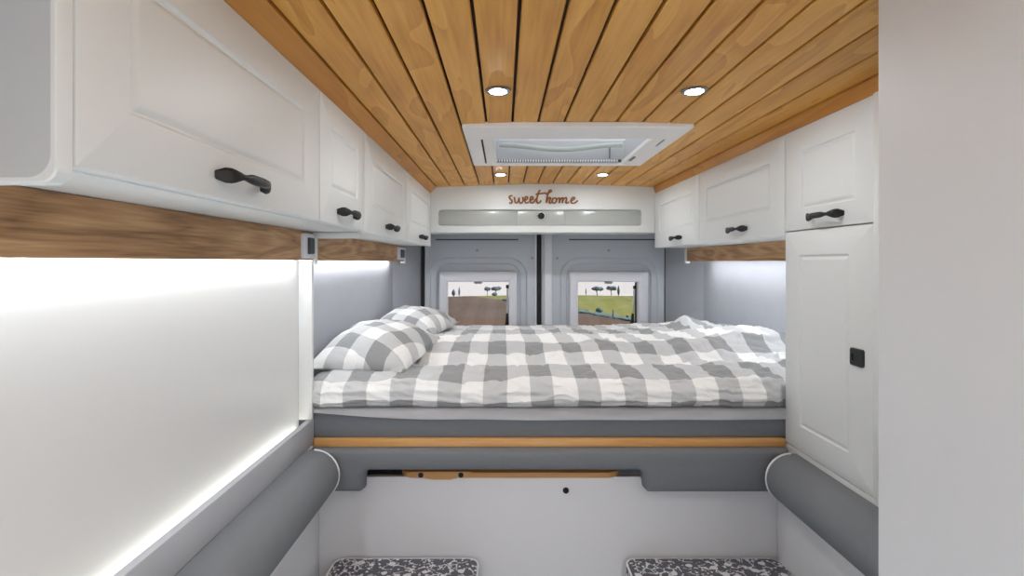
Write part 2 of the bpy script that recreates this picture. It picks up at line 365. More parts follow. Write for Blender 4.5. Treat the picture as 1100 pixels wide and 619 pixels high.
for nm, xa, xb in (('trim_3', -0.4225, -0.405), ('trim_4', 0.873, 0.858)):
    bm = B(); y0, y1 = 0.30 if xa < 0 else 0.815, 2.9
    q = [(xa, 0.396), (xa, 0.432), (xb, 0.432-0.004), (xb+(0.006 if xa > 0 else -0.006), 0.396)]
    if xa < 0: q = [(-0.424, 0.396), (-0.436, 0.396), (-0.436, 0.440), (-0.3900, 0.4400), (-0.3900, 0.4300)]
    else: q = [(0.874, 0.396), (0.886, 0.396), (0.886, 0.440), (0.8640, 0.4400), (0.8640, 0.4300)]
    A = [bm.verts.new((x, y0, z+CZ)) for x, z in q]; Bv = [bm.verts.new((x, y1, z+CZ)) for x, z in q]
    bm.faces.new(A); bm.faces.new(Bv[::-1])
    for k in range(5): bm.faces.new((A[k], Bv[k], Bv[(k+1) % 5], A[(k+1) % 5]))
    fin(nm, bm, M['ceil_trim'], kind='structure', smooth=False)

# left gloss wall panel with its white end board and the grey ledge board under it
bm = B(); box(bm, -0.655, -0.630, 0.05, 1.548, -0.52, 0.095); fin('wall_panel_left', bm, M['panel'], kind='structure')
bm = B(); box(bm, -0.6295, -0.587, 1.540, 1.556, -0.4845, 0.003, 0.002); fin('trim_5', bm, M['panel'], kind='structure')
bm = B(); box(bm, -0.605, -0.587, 0.05, 1.556, -0.568, -0.485, 0.0015); box(bm, -0.655, -0.6055, 0.05, 1.556, -0.568, -0.521); fin('trim_6', bm, M['ledge'], kind='structure')
# lower side walls under the bolsters, board under the tall cabinet
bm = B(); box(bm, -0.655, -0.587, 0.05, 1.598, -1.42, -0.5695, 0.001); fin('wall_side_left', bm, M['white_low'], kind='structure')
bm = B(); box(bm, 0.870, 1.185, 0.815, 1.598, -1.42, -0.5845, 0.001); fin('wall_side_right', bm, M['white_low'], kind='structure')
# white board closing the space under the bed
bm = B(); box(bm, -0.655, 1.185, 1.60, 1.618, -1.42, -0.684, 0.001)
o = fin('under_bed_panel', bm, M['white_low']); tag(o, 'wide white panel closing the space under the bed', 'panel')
bm = B(); lathe(bm, front(1.5995), 0.198, -0.727, [(0.0095, 0), (0.0095, 0.002), (0.006, 0.003), (0.0055, 0.0015), (0.002, 0.001)]); fin('lock', bm, M['rubber'], o)
o['label'] = 'wide white panel with a round black lock, closing the space under the bed'

# ------------------------------------------------------------------ outside: fields and trees
def gz(d, x=0):
    S = 6.667; z = -(2.79*S+0.043*(d-22*S)) if d > 147 else -2.0-(d-4)*(16.6/143)
    if d > 500: z -= (d-500)*0.35
    if d > 60: z += (math.sin(x*0.021+1.1)*0.9+math.sin(x*0.009)*0.8)*min(1, (d-60)/300)
    return z
bm = B(); nx, ny = 60, 60; g = []
for j in range(ny+1):
    d = 4.2+(640-4.2)*(j/ny)**1.5; row = []
    for i in range(nx+1):
        x = -d*0.9-6+(d*1.8+12)*i/nx; row.append(bm.verts.new((x, d, gz(d, x)+CZ)))
    g.append(row)
for j in range(ny):
    for i in range(nx): bm.faces.new((g[j][i], g[j][i+1], g[j+1][i+1], g[j+1][i]))
me = bpy.data.meshes.new('ground'); bm.to_mesh(me); bm.free(); me.materials.append(M['field'])
for p in me.polygons: p.use_smooth = True
o = bpy.data.objects.new('ground', me); COL.objects.link(o); o['kind'] = 'structure'

def blob(bm, c, rx, ry, rz, seed, amt=0.25, sub=2):
    r = bmesh.ops.create_icosphere(bm, subdivisions=sub, radius=1.0)
    for v in r['verts']:
        n_ = noise.noise(v.co*2.2+Vector((seed, seed*1.7, 0)))
        k = 1+amt*n_*1.6; v.co = Vector((c[0]+v.co.x*rx*k, c[1]+v.co.y*ry*k, c[2]+v.co.z*rz*k))
def ground_hit(px, py):
    """where the line of sight through a landmark meets the hill"""
    d = 60.0
    while d < 499:
        if -(py-281.5)/540*d < gz(d, (px-541)/540*d): break
        d += 1.0
    return d
def tree(kind, px, base, w_px, h_px, label, name, group=None, crown=0.45):
    d = ground_hit(px, base) if base > 321 else (488 if kind != 'bush' else 470)
    x = (px-541)/540*d; z = gz(d, x)+CZ; s = d/540; w, h = w_px*s, h_px*s
    root = empty(name, (x, d, z), label, 'tree' if kind != 'bush' else 'bush', group)
    if kind == 'cypress':
        bm = B(); blob(bm, (x, d, z+h*0.54), w/2, w/2, h*0.47, px, 0.12)
        for v in bm.verts:
            t = (v.co.z-z)/h; f = 1.0 if t < 0.45 else max(0.25, 1-(t-0.45)*1.1); v.co.x = x+(v.co.x-x)*f; v.co.y = d+(v.co.y-d)*f
        fin('foliage', bm, M['leaf'], root)
        bm = B(); tube(bm, [(x, d, z-0.2), (x, d, z+h*0.2)], w*0.12); fin('trunk', bm, M['trunk'], root)
    elif kind == 'pine':
        bm = B(); rnd = random.Random(int(px*10))
        for k in range(9):
            a = rnd.random()*6.28; q = rnd.random()**0.5*0.33*w
            blob(bm, (x+q*math.cos(a), d+q*math.sin(a)*0.6, z+h*(0.78+rnd.uniform(-.05, .05)-0.35*(q/w)**2)), w*0.24, w*0.24, h*0.19, k+px, 0.4, 2)
        fin('crown', bm, M['leaf'], root)
        bm = B(); tube(bm, [(x+w*.03, d, z-0.2), (x-w*0.02, d, z+h*0.4), (x, d, z+h*0.75)], [w*.045, w*.035, w*.03])
        tube(bm, [(x-w*0.02, d, z+h*0.42), (x-w*0.18, d, z+h*0.72)], w*.02); tube(bm, [(x-w*0.02, d, z+h*0.42), (x+w*0.2, d, z+h*0.72)], w*.02)
        fin('trunk', bm, M['trunk'], root)
    else:
        bm = B(); blob(bm, (x, d, z+h*0.5), w/2, w/2, h*0.5, px, 0.25); fin('foliage', bm, M['leaf'], root)
        bm = B(); tube(bm, [(x, d, z-0.2), (x, d, z+h*0.3)], w*0.05); fin('trunk', bm, M['trunk'], root)
tree('cypress', 487.2, 316, 4.2, 8, 'short broad cypress on the brown crest, leftmost tree in the left rear window', 'cypress')
tree('cypress', 493.2, 316, 2.2, 10.5, 'thin cypress on the brown crest, second tree in the left rear window', 'cypress')
tree('pine', 523.5, 317, 7, 9.5, 'smaller umbrella pine on the green crest seen in the left rear window', 'umbrella_pine')
tree('pine', 532.8, 317, 11, 10, 'larger umbrella pine on the green crest seen in the left rear window', 'umbrella_pine')
tree('bush', 531.5, 318, 6.5, 4, 'round bush under the larger umbrella pine in the left rear window', 'bush')
tree('cypress', 629.4, 319, 1.3, 8, 'needle thin cypress on the crest, leftmost in the right rear window', 'cypress')
tree('pine', 641.2, 319.5, 13, 9.5, 'wide umbrella pine on the crest, leftmost pine in the right rear window', 'umbrella_pine')
tree('pine', 656.6, 320, 11, 10.5, 'umbrella pine standing beside the tall cypress in the right rear window', 'umbrella_pine')
tree('cypress', 664.4, 320, 3.0, 11, 'tall cypress right beside an umbrella pine in the right rear window', 'cypress')
tree('cypress', 681.3, 320, 2.6, 8.5, 'cypress half hidden by the gas strut of the right rear window', 'cypress')
tree('bush', 643.7, 336, 7.5, 5, 'large round bush in the middle of the green field', 'bush')
tree('cypress', 658.4, 342.5, 2.2, 10.5, 'lone dark cypress low in the green field near the hedge', 'cypress')
tree('bush', 630.6, 335, 2.4, 2.4, 'tiny bush at the left side of the green field', 'bush')
tree('bush', 673.8, 341.5, 3, 2.6, 'small bush low at the right of the green field', 'bush')
bm = B(); k = 0
for i in range(75):
    y = 120+i*3.0; x = 78.0-0.224*y; s = y/540
    blob(bm, (x+random.uniform(-1, 1), y, gz(y, x)+CZ+s*0.9), 2.2+s*1.0, 2.6, s*(1.2+random.random()*0.6), i, 0.3, 1)
o = fin('hedge', bm, M['leaf']); tag(o, 'long dark hedge dividing the green field from the ploughed brown field', 'hedge')

# ------------------------------------------------------------------ rear doors (hinged leaves) with moulded windows
YD = 3.24
def rear_door(name, x0, x1, wx0, wx1, gx0, gx1, sgn):
    F = front(YD)
    bm = B()
    # leaf: stepped moulding around the window, opening in the middle
    wt, wb, gt, gb = -0.063, -0.52, -0.129, -0.462
    ox0, ox1 = wx0-0.062, wx1+0.068
    rings(bm, F, [(x0, -1.30, x1, 0.30, 0.01, -0.05), (x0, -1.30, x1, 0.30, 0.01, -0.004), (x0+.004, -1.296, x1-.004, 0.296, 0.01, 0.0),
                  (ox0, -0.70, ox1, 0.030, 0.125, 0.0), (ox0+0.008, -0.692, ox1-0.008, 0.022, 0.117, -0.010),
                  (ox0+0.040, -0.66, ox1-0.040, -0.008, 0.09, -0.012), (ox0+0.048, -0.652, ox1-0.048, -0.016, 0.082, -0.022),
                  (gx0-0.01, gb-0.01, gx1+0.01, gt+0.01, 0.01, -0.024), (gx0-0.01, gb-0.01, gx1+0.01, gt+0.01, 0.01, -0.05)], loop=True, n=8)
    leaf = fin(name, bm, M['doorgrey'], kind='structure')
    # window surround
    bm = B()
    rings(bm, F, [(wx0, wb, wx1, wt, 0.012, -0.0215), (wx0, wb, wx1, wt, 0.012, 0.004), (wx0+.005, wb+.005, wx1-.005, wt-.005, 0.010, 0.008),
                  (gx0-.006, gb-.006, gx1+.006, gt+.006, 0.008, 0.006), (gx0, gb, gx1, gt, 0.006, 0.0), (gx0, gb, gx1, gt, 0.006, -0.049), (gx0-.003, gb-.003, gx1+.003, gt+.003, 0.006, -0.0215)], loop=True, n=4)
    wf = fin('window_frame', bm, M['winframe'], leaf)
    bm = B(); rings(bm, F, [(gx0-.001, gb-.001, gx1+.001, gt+.001, .004, -0.048), (gx0-.001, gb-.001, gx1+.001, gt+.001, .004, -0.044)], n=2); fin('pane', bm, M['glass'], wf)
    bm = B(); cx = (gx0+gx1)/2   # blind catch
    rings(bm, F, [(cx-0.026, gt-0.012, cx+0.026, gt+0.004, 0.008, 0.0), (cx-0.026, gt-0.012, cx+0.026, gt+0.004, 0.008, 0.010), (cx-0.02, gt-0.009, cx+0.02, gt+0.001, 0.006, 0.013)], n=4)
    fin('catch', bm, mat('grey_catch', srgb(150, 150, 152), 0.4), wf)
    # gas strut
    bm = B(); xs = gx1-0.014; y_ = YD+0.030
    if sgn < 0: pts = [(xs+.005, y_, gt-0.030+CZ), (xs+0.002, y_, gb+0.06+CZ)]
    else: pts = [(xs-0.002, y_, gt-0.035+CZ), (xs-0.018, y_, gb+0.06+CZ)]
    tube(bm, pts, 0.0055, 10); st = fin('gas_strut', bm, M['steel'], wf); st['label'] = 'silver gas strut rod'
    bm = B(); p0, p1 = Vector(pts[0]), Vector(pts[1]); dr = (p1-p0)
    tube(bm, [p0-dr*0.04, p0+dr*0.05], 0.010, 10); tube(bm, [p0+dr*0.72, p1], [0.008, 0.012], 10); tube(bm, [p1, p1+dr*0.02+Vector((0, .004, 0))], 0.014, 8)
    fin('strut_end', bm, M['rubber'], st)
    if sgn < 0:
        bm = B(); tube(bm, [(gx0+0.024, y_, -0.36+CZ), (gx0+0.021, y_, -0.40+CZ), (gx0+0.014, y_, -0.456+CZ)], [0.004, 0.007, 0.013], 8); fin('hinge_post', bm, M['rubber'], wf)
    else:
        bm = B(); box(bm, gx1-0.013, gx1-0.004, y_-.004, y_+.008, gb+.003, gt-0.003, .001); fin('seal_post', bm, M['rubber'], wf)
    # pressed slot line and fixing holes
    bm = B(); s0, s1 = (-0.438, 0.096) if sgn < 0 else (0.420, 0.975)
    rings(bm, F, [(s0, 0.140, s1, 0.148, 0.003, -0.003), (s0, 0.140, s1, 0.148, 0.003, 0.001), (s0+.001, 0.1425, s1-.001, 0.1465, 0.001, 0.0008)], n=2)
    fin('slot', bm, mat('slot_shadow_gap', srgb(82, 84, 92), 0.8), leaf)
    for (hx, hz) in (((s0+s1)/2-(0.0 if sgn < 0 else 0.02), 0.075), ((x1-0.03) if sgn < 0 else (x0+0.10), 0.025)):
        bm = B(); lathe(bm, F, hx, hz, [(0.009, 0), (0.009, 0.0015), (0.005, 0.002)], 14); fin('plug', bm, mat('plug_grey', srgb(160, 163, 172), 0.5), leaf)
    # outer rubber seal
    bm = B(); xs0 = x0-0.020 if sgn < 0 else x1
    box(bm, xs0, xs0+0.020, YD-0.006, YD+0.03, -1.2, 0.26, 0.004); fin('door_seal', bm, M['rubber'], leaf)
    if sgn < 0:
        bm = B(); box(bm, x1-0.012, x1-0.004, YD-0.006, YD-0.0005, -1.25, 0.27, .002); fin('edge_strip', bm, M['winframe'], leaf)
        bm = B(); box(bm, x1+0.001, x1+0.029, YD+0.004, YD+0.06, -1.25, 0.28, 0.005); fin('centre_seal', bm, M['rubber'], leaf)
    else:
        bm = B(); box(bm, x0+0.018, x0+0.066, YD-0.012, YD-0.0005, -1.25, 0.27, 0.004); fin('closing_flange', bm, M['doorlight'], leaf)
    return leaf
rear_door('door_1', -0.510, 0.214, -0.414, 0.084, -0.363, 0.034, -1)
rear_door('door_2', 0.245, 1.038, 0.426, 0.930, 0.480, 0.868, 1)

# ------------------------------------------------------------------ cabinets
def handle(F, a, b, parent, L=0.135):
    """flared bow pull lying along a; one closed mesh"""
    bm = B(); n = 26; prev = first = None
    for i in range(n+1):
        t = i/n*2-1; aa = a+t*L/2; s = abs(t)
        out = 0.030*(1-s**3.2)**0.62 if s < 1 else 0
        if s > 0.9: out = 0.030*(1-0.9**3.2)**0.62*(1-s)/0.1+0.0
        wd = 0.0075+0.0*s if 0.45 < s < 0.55 else 0
        # width: middle swell, neck at 0.55, fishtail end
        wd = 0.0082 - 0.0040*math.exp(-((s-0.56)/0.17)**2) + 0.0035*max(0, min(1, (s-0.62)/0.22)) - 0.0050*max(0, (s-0.90)/0.10)**2
        th = 0.0035+0.001*(1-s)
        # direction of the path for thickness
        c = F(aa, b, out+0.001); n_out = (F(0, 0, 1)-F(0, 0, 0)); na = (F(1, 0, 0)-F(0, 0, 0)); nb = (F(0, 1, 0)-F(0, 0, 0))
        if s > 0.86: dirn = (na*(1 if t > 0 else -1)).normalized()
        else: dirn = n_out
        if 0.72 < s <= 0.86: dirn = (n_out+na*(1 if t > 0 else -1)).normalized()
        vs = []
        for k in range(10):
            q = 2*PI*k/10; cx_ = math.copysign(abs(math.cos(q))**0.6, math.cos(q)); sx_ = math.copysign(abs(math.sin(q))**0.8, math.sin(q))
            vs.append(bm.verts.new(c+nb*cx_*wd+dirn*sx_*th))
        if prev:
            for k in range(10): bm.faces.new((prev[k], prev[(k+1) % 10], vs[(k+1) % 10], vs[k]))
        else: first = vs
        prev = vs
    bm.faces.new(first[::-1]); bm.faces.new(prev)
    return fin('handle', bm, M['black'], parent, ang=60)
def door_leaf(F, a0, b0, a1, b1, parent, panel=None, t=0.018, name='door', g=0.0016):
    a0 += g; a1 -= g; b0 += 0.001; b1 -= 0.001
    bm = B(); m = 0.070
    p = panel or (a0+m, b0+m, a1-m, b1-m); r = 0.004
    rs = [(a0, b0, a1, b1, 0.002, -t), (a0, b0, a1, b1, 0.002, -0.003), (a0+.0008, b0+.0008, a1-.0008, b1-.0008, 0.002, -0.001), (a0+.003, b0+.003, a1-.003, b1-.003, 0.002, 0)]
    def ins(k, d): return (p[0]+k, p[1]+k, p[2]-k, p[3]-k, r, d)
    rs += [ins(-0.0006, 0), ins(0.0, -0.0012), ins(0.003, -0.0042), ins(0.006, -0.0045), ins(0.010, -0.0020), ins(0.013, -0.0006), ins(0.016, -0.0004)]
    rings(bm, F, rs, n=4)
    return fin(name, bm, M['white'], parent, ang=28)

# left, near unit
c1 = empty('wall_cabinet', (-0.54, 1.0, 0.0913+CZ), 'near white overhead cabinet on the left, rounded end, above the long oak board', 'cabinet')
bm = B(); box(bm, -0.656, -0.4385, 0.474, 1.521, 0.0915, 0.396, 0.001)
fin('body', bm, M['white'], c1)
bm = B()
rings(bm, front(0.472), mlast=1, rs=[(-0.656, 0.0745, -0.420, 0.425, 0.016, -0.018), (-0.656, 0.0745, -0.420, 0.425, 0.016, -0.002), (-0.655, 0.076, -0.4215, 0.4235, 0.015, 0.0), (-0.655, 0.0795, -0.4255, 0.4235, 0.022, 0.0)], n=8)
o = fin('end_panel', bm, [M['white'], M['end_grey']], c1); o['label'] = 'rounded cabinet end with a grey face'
for (a0, a1, ha, pan) in ((0.492, 1.15, 0.800, (0.566, 0.167, 1.06, 0.3245)), (1.15, 1.521, 1.335, (1.226, 0.180, 1.445, 0.325))):
    d = door_leaf(left(-0.420), a0, 0.093, a1, 0.3955, c1, pan); handle(left(-0.420), ha, 0.1275, d)
# left, rear unit
c2 = empty('wall_cabinet', (-0.54, 2.2, 0.0913+CZ), 'rear white overhead cabinet on the left, between the near one and the rear shelf', 'cabinet')
bm = B(); box(bm, -0.656, -0.4385, 1.5245, 2.897, 0.0915, 0.396, 0.001); fin('body', bm, M['white'], c2)
for (a0, a1, ha) in ((1.5245, 2.19, 1.855), (2.19, 2.897, 2.56)):
    d = door_leaf(left(-0.420), a0, 0.088, a1, 0.3955, c2, (a0+0.085, 0.180, a1-0.085, 0.325)); handle(left(-0.420), ha, 0.1255, d)
# divider board between the two units, reaching a little lower, with the narrow drop beside the oak boards
bm = B(); box(bm, -0.592, -0.4395, 1.526, 1.548, 0.0715, 0.0905, 0.002)
box(bm, -0.5775, -0.571, 1.526, 1.545, -0.008, 0.0725, 0.0015)
o = fin('divider_strip', bm, M['white']); tag(o, 'small white divider strip hanging between the two left oak boards', 'trim')

# right rear unit
c3 = empty('wall_cabinet', (1.03, 2.2, 0.080+CZ), 'white overhead cabinet on the right, above the short oak board', 'cabinet')
bm = B(); box(bm, 0.8885, 1.186, 1.557, 2.897, 0.081, 0.396, 0.001); fin('body', bm, M['white'], c3)
for (a0, a1, ha) in ((1.557, 2.243, 1.862), (2.243, 2.897, 2.52)):
    d = door_leaf(right(0.870), a0, 0.080, a1, 0.3955, c3, (a0+0.085, 0.172, a1-0.085, 0.322)); handle(right(0.870), ha, 0.120, d)
# tall right cabinet
c4 = empty('tall_cabinet', (1.03, 1.37, -0.583+CZ), 'tall white cabinet on the right with a small upper door and a long lower door', 'cabinet')
bm = B(); box(bm, 0.8885, 1.186, 1.140, 1.5555, -0.5835, 0.396, 0.001)
box(bm, 0.8705, 0.8885, 1.140, 1.5555, -0.5835, -0.5575, 0.001); fin('body', bm, M['white'], c4)
bm = B(); box(bm, 0.866, 0.884, 1.140, 1.178, -0.556, 0.3955, 0.001); fin('side_stile', bm, M['white'], c4)
d = door_leaf(right(0.870), 1.181, 0.093, 1.5555, 0.3955, c4, (1.245, 0.155, 1.470, 0.325), name='upper_door'); handle(right(0.870), 1.353, 0.1255, d)
d = door_leaf(right(0.870), 1.181, -0.556, 1.5555, 0.0915, c4, (1.268, -0.482, 1.478, 0.020), name='lower_door')
bm = B(); rings(bm, right(0.870), [(1.211, -0.256, 1.257, -0.213, 0.005, 0), (1.211, -0.256, 1.257, -0.213, 0.005, 0.004), (1.213, -0.254, 1.255, -0.215, 0.004, 0.006), (1.226, -0.244, 1.250, -0.226, 0.004, 0.0062), (1.227, -0.243, 1.249, -0.227, 0.004, 0.003)], n=4)
l_ = fin('latch', bm, M['black'], d); l_['label'] = 'square black push latch'

# partition at the right edge of the view
bm = B(); F = lambda a, b, d_: Vector((a, b, d_+CZ))
rings(bm, F, [(0.600, -0.01, 1.188, 0.810, 0.008, -1.42), (0.600, -0.01, 1.188, 0.810, 0.008, 0.4280)], n=6)
o = fin('tall_partition', bm, M['white_plain']); tag(o, 'plain pale grey full height partition filling the right edge of the photo', 'partition')

# ------------------------------------------------------------------ oak boards, switches, light strips
def plank_board(x0, x1, y0, y1, z0, z1, label):
    bm = B(); box(bm, x0, x1, y0, y1, z0, z1, 0.0008, 1); return tag(fin('oak_board', bm, M['oak']), label, 'board')
plank_board(-0.593, -0.578, 0.10, 1.5255, 0.005, 0.0905, 'long oak board under the near left overhead cabinet')
plank_board(-0.593, -0.578, 1.5485, 2.915, 0.004, 0.0905, 'oak board under the rear left overhead cabinet')
plank_board(1.055, 1.070, 1.557, 2.893, 0.004, 0.0800, 'short oak board under the right overhead cabinet above the bed')
def end_cap(x0, x1, y, label):
    bm = B(); box(bm, x0, x1, y, y+0.010, -0.008, 0.0790, 0.002); tag(fin('board_end_cap', bm, M['white']), label, 'trim')
end_cap(-0.600, -0.571, 2.9155, 'thin white cap on the rear end of the left oak board')
end_cap(1.045, 1.072, 2.8935, 'thin white cap on the rear end of the right oak board')
def switch(y0, y1, z0, z1, label):
    bm = B(); F = left(-0.5775)
    rings(bm, F, [(y0, z0, y1, z1, 0.010, 0), (y0, z0, y1, z1, 0.010, 0.007), (y0+.004, z0+.004, y1-.004, z1-.004, 0.008, 0.011)], n=5)
    o = fin('light_switch', bm, M['winframe']); tag(o, label, 'switch')
    ym = (y0+y1)/2; q = (y1-y0)*0.24; h = (z1-z0)*0.17; bm = B()
    rings(bm, F, [(ym-q, z0+h, ym+q, z1-h, 0.003, 0.0115), (ym-q, z0+h, ym+q, z1-h, 0.003, 0.016), (ym-q+.002, z0+h+.002, ym+q-.002, z1-h-.002, 0.003, 0.018)], n=3)
    fin('rocker', bm, M['rocker'], o)
switch(1.432, 1.512, 0.010, 0.083, 'white framed rocker switch at the far end of the long near left oak board')
switch(2.72, 2.895, 0.012, 0.080, 'white framed rocker switch at the far end of the rear left oak board')
def led(x0, x1, y0, y1, z, up_, label, m):
    s = 1 if up_ else -1
    bm = B(); box(bm, x0-0.002, x1+0.002, y0, y1, z-0.004*s if up_ else z+0.001, z-0.001 if up_ else z+0.005, 0.0)
    o = fin('light_strip', bm, M['steel']); tag(o, label, 'light strip')
    bm = B(); box(bm, x0, x1, y0+.002, y1-.002, min(z-0.0008*s, z+0.003*s), max(z-0.0008*s, z+0.003*s), 0.0005); fin('diffuser', bm, m, o)
led(-0.617, -0.600, 0.20, 1.50, 0.014, False, 'glowing light strip tucked behind the near left oak board', M['led'])
led(-0.645, -0.630, 1.56, 2.88, 0.020, False, 'glowing light strip behind the rear left oak board', M['led_rear'])
led(1.095, 1.110, 1.56, 2.86, 0.014, False, 'glowing light strip behind the right oak board', M['led_rear'])
led(-0.625, -0.610, 0.20, 1.53, -0.513, True, 'glowing light strip behind the grey ledge below the left wall panel', M['led_low'])

# ------------------------------------------------------------------ shelf header above the rear doors
hd = empty('rear_shelf', (0.2, 3.0, 0.169+CZ), 'white rear shelf unit with a long slot and round black catch above the rear doors', 'shelf')
bm = B(); F = front(2.90)
rings(bm, F, [(-0.4355, 0.1690, 0.8855, 0.4605, 0.001, -0.20), (-0.4355, 0.1690, 0.8855, 0.4605, 0.001, -0.002), (-0.4335, 0.171, 0.8835, 0.4595, 0.001, 0),
              (-0.382, 0.207, 0.802, 0.304, 0.024, 0), (-0.379, 0.210, 0.799, 0.301, 0.022, -0.004), (-0.379, 0.210, 0.799, 0.301, 0.022, -0.022)], n=7)
body = fin('body', bm, M['white'], hd)
for (x0, x1) in ((-0.376, 0.083), (0.086, 0.352), (0.355, 0.796)):
    bm = B(); box(bm, x0, x1, 2.9165, 2.9215, 0.213, 0.298, 0.001); fin('sliding_panel', bm, M['acrylic'], hd)
bm = B(); lathe(bm, F, 0.2175, 0.266, [(0.023, -0.016), (0.023, -0.006), (0.0225, -0.004), (0.019, -0.003)]); k_ = fin('catch_ring', bm, M['winframe'], hd); k_['label'] = 'white round ring behind the black catch'
bm = B(); lathe(bm, F, 0.2175, 0.266, [(0.0195, -0.003), (0.0195, 0.003), (0.017, 0.006), (0.010, 0.006), (0.008, 0.003)]); fin('catch', bm, M['rubber'], hd)

# lettering, cut from brown plywood, traced stroke by stroke
strokes = [[(130,152),(100,155),(86,175),(105,200),(124,225),(110,250),(85,243)],
 [(150,168),(158,200),(164,235),(184,247),(204,222),(214,178)], [(214,178),(217,225),(234,250),(255,240),(268,205),(262,168)],
 [(285,218),(318,198),(325,174),(306,165),(290,190),(292,230),(315,248),(345,232)],
 [(352,218),(390,196),(395,172),(374,165),(360,195),(362,232),(385,248),(415,225),(440,190)],
 [(490,76),(470,110),(455,160),(446,210),(458,248),(488,238),(502,212)], [(432,134),(480,126),(530,121),(568,112)],
 [(562,132),(600,116),(635,97),(630,78),(610,86),(594,130),(580,190),(572,246)], [(572,238),(590,197),(615,176),(627,188),(612,225),(617,250),(645,236)],
 [(682,180),(656,195),(650,235),(675,250),(700,230),(706,195),(684,179)], [(706,192),(730,188),(746,178)],
 [(746,178),(746,215),(740,248)], [(742,225),(764,190),(785,180),(787,210),(780,248)], [(782,222),(808,186),(832,178),(836,205),(828,240),(846,248),(866,232)],
 [(884,226),(925,205),(944,183),(922,174),(900,200),(900,238),(925,251),(958,238),(985,214)]]
bm = B(); k = 2.9/540
for s in strokes:
    P = []
    for (u, v) in s:
        px, py = 540+u/12.22, 198+v/12.22
        P.append(Vector(((px-541)*k, 2.8965, (281.5-py)*k+CZ)))
    P = spline(P, 5)
    # flat-fronted ribbon
    L_ = []; n = len(P)
    for i in range(n):
        t = (P[min(i+1, n-1)]-P[max(i-1, 0)]).normalized(); q = Vector((t.z, 0, -t.x)); ht = 0.0040+0.0012*abs(t.z)
        L_.append([bm.verts.new(P[i]+q*ht*sx+Vector((0, dy, 0))) for (sx, dy) in ((-1, 0.003), (-1, -0.003), (1, -0.003), (1, 0.003))])
    for i in range(n-1):
        for j in range(4): bm.faces.new((L_[i][j], L_[i][(j+1) % 4], L_[i+1][(j+1) % 4], L_[i+1][j]))
    bm.faces.new(L_[0][::-1]); bm.faces.new(L_[-1])
o = fin('wooden_lettering', bm, M['letter'], smooth=False); tag(o, 'brown script wooden lettering reading sweet home on the rear shelf front', 'lettering')

# ------------------------------------------------------------------ roof hatch
rv = empty('roof_hatch', (0.245, 1.93, 0.43+CZ), 'white rectangular roof hatch with pleated blind set in the plank ceiling', 'roof hatch')
ZC = 0.4475; F = down(ZC); OX0, OX1, OY0, OY1 = -0.036, 0.524, 1.757, 2.200
bm = B()
rings(bm, F, [(-0.134, 1.606, 0.612, 2.252, 0.008, 0.0), (-0.134, 1.606, 0.612, 2.252, 0.008, 0.014), (-0.131, 1.609, 0.609, 2.249, 0.008, 0.0175),
              (OX0, OY0, OX1, OY1, 0.006, 0.0175), (OX0+.003, OY0+.003, OX1-.003, OY1-.003, 0.005, 0.0145), (OX0+.003, OY0+.003, OX1-.003, OY1-.003, 0.005, 0.0)], loop=True, n=4)
fin('frame', bm, M['hatch'], rv)
bm = B()   # shaft
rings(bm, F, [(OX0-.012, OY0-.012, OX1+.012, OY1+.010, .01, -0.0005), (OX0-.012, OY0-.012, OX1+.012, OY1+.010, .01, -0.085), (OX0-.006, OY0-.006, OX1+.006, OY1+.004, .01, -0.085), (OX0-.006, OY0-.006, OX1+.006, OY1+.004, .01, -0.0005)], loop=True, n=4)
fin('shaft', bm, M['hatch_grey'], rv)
bm = B(); F2 = lambda a, b, d: Vector((a, b, 0.535+d+CZ))  # domed lid
rings(bm, F2, [(OX0-.03, OY0-.03, OX1+.03, OY1+.03, .02, 0.0), (OX0-.02, OY0-.02, OX1+.02, OY1+.02, .03, 0.03), (OX0+.06, OY0+.06, OX1-.06, OY1-.06, .04, 0.052), (OX0+.15, OY0+.15, OX1-.15, OY1-.15, .04, 0.058)], cap0=False, n=5)
fin('dome', bm, M['dome'], rv)
bm = B()   # pleated blind gathered at the rear rail
for i in range(46):
    x = OX0+0.014+i*(OX1-OX0-0.05)/45
    box(bm, x, x+0.0075, 2.176, 2.188, ZC-0.012, ZC-0.004)
fin('pleated_blind', bm, M['winframe'], rv)
bm = B(); box(bm, OX0+.01, OX1-.012, 2.186, 2.1935, ZC-0.013, ZC-0.001, 0.001); fin('blind_rail', bm, M['rocker'], rv)
bm = B(); pts = []
for i in range(25):
    t = i/24*2-1; pts.append((0.244+t*0.262, 2.150, 0.487+CZ-0.010*math.cos(t*PI)+0.004))
tube(bm, pts, 0.010, 10); fin('crank_bar', bm, M['acrylic'], rv)
bm = B(); box(bm, OX1-0.066, OX1-0.060, 2.182, 2.190, ZC+0.002, 0.50, .001); fin('guide', bm, M['chrome'], rv)
bm = B(); box(bm, -0.080, -0.073, 1.765, 2.185, ZC-0.0185, ZC-0.017, .0004); g_ = fin('blind_handle_slot', bm, M['rubber'], rv); g_['label'] = 'thin black slot'
bm = B(); box(bm, 0.562, 0.567, 1.765, 1.86, ZC-0.0185, ZC-0.017, .0004); fin('pull_slot', bm, M['chrome'], rv)
bm = B(); rings(bm, F, [(0.528, 2.05, 0.540, 2.13, .004, 0.017), (0.528, 2.05, 0.540, 2.13, .004, 0.020)], n=3); fin('latch', bm, M['chrome'], rv)

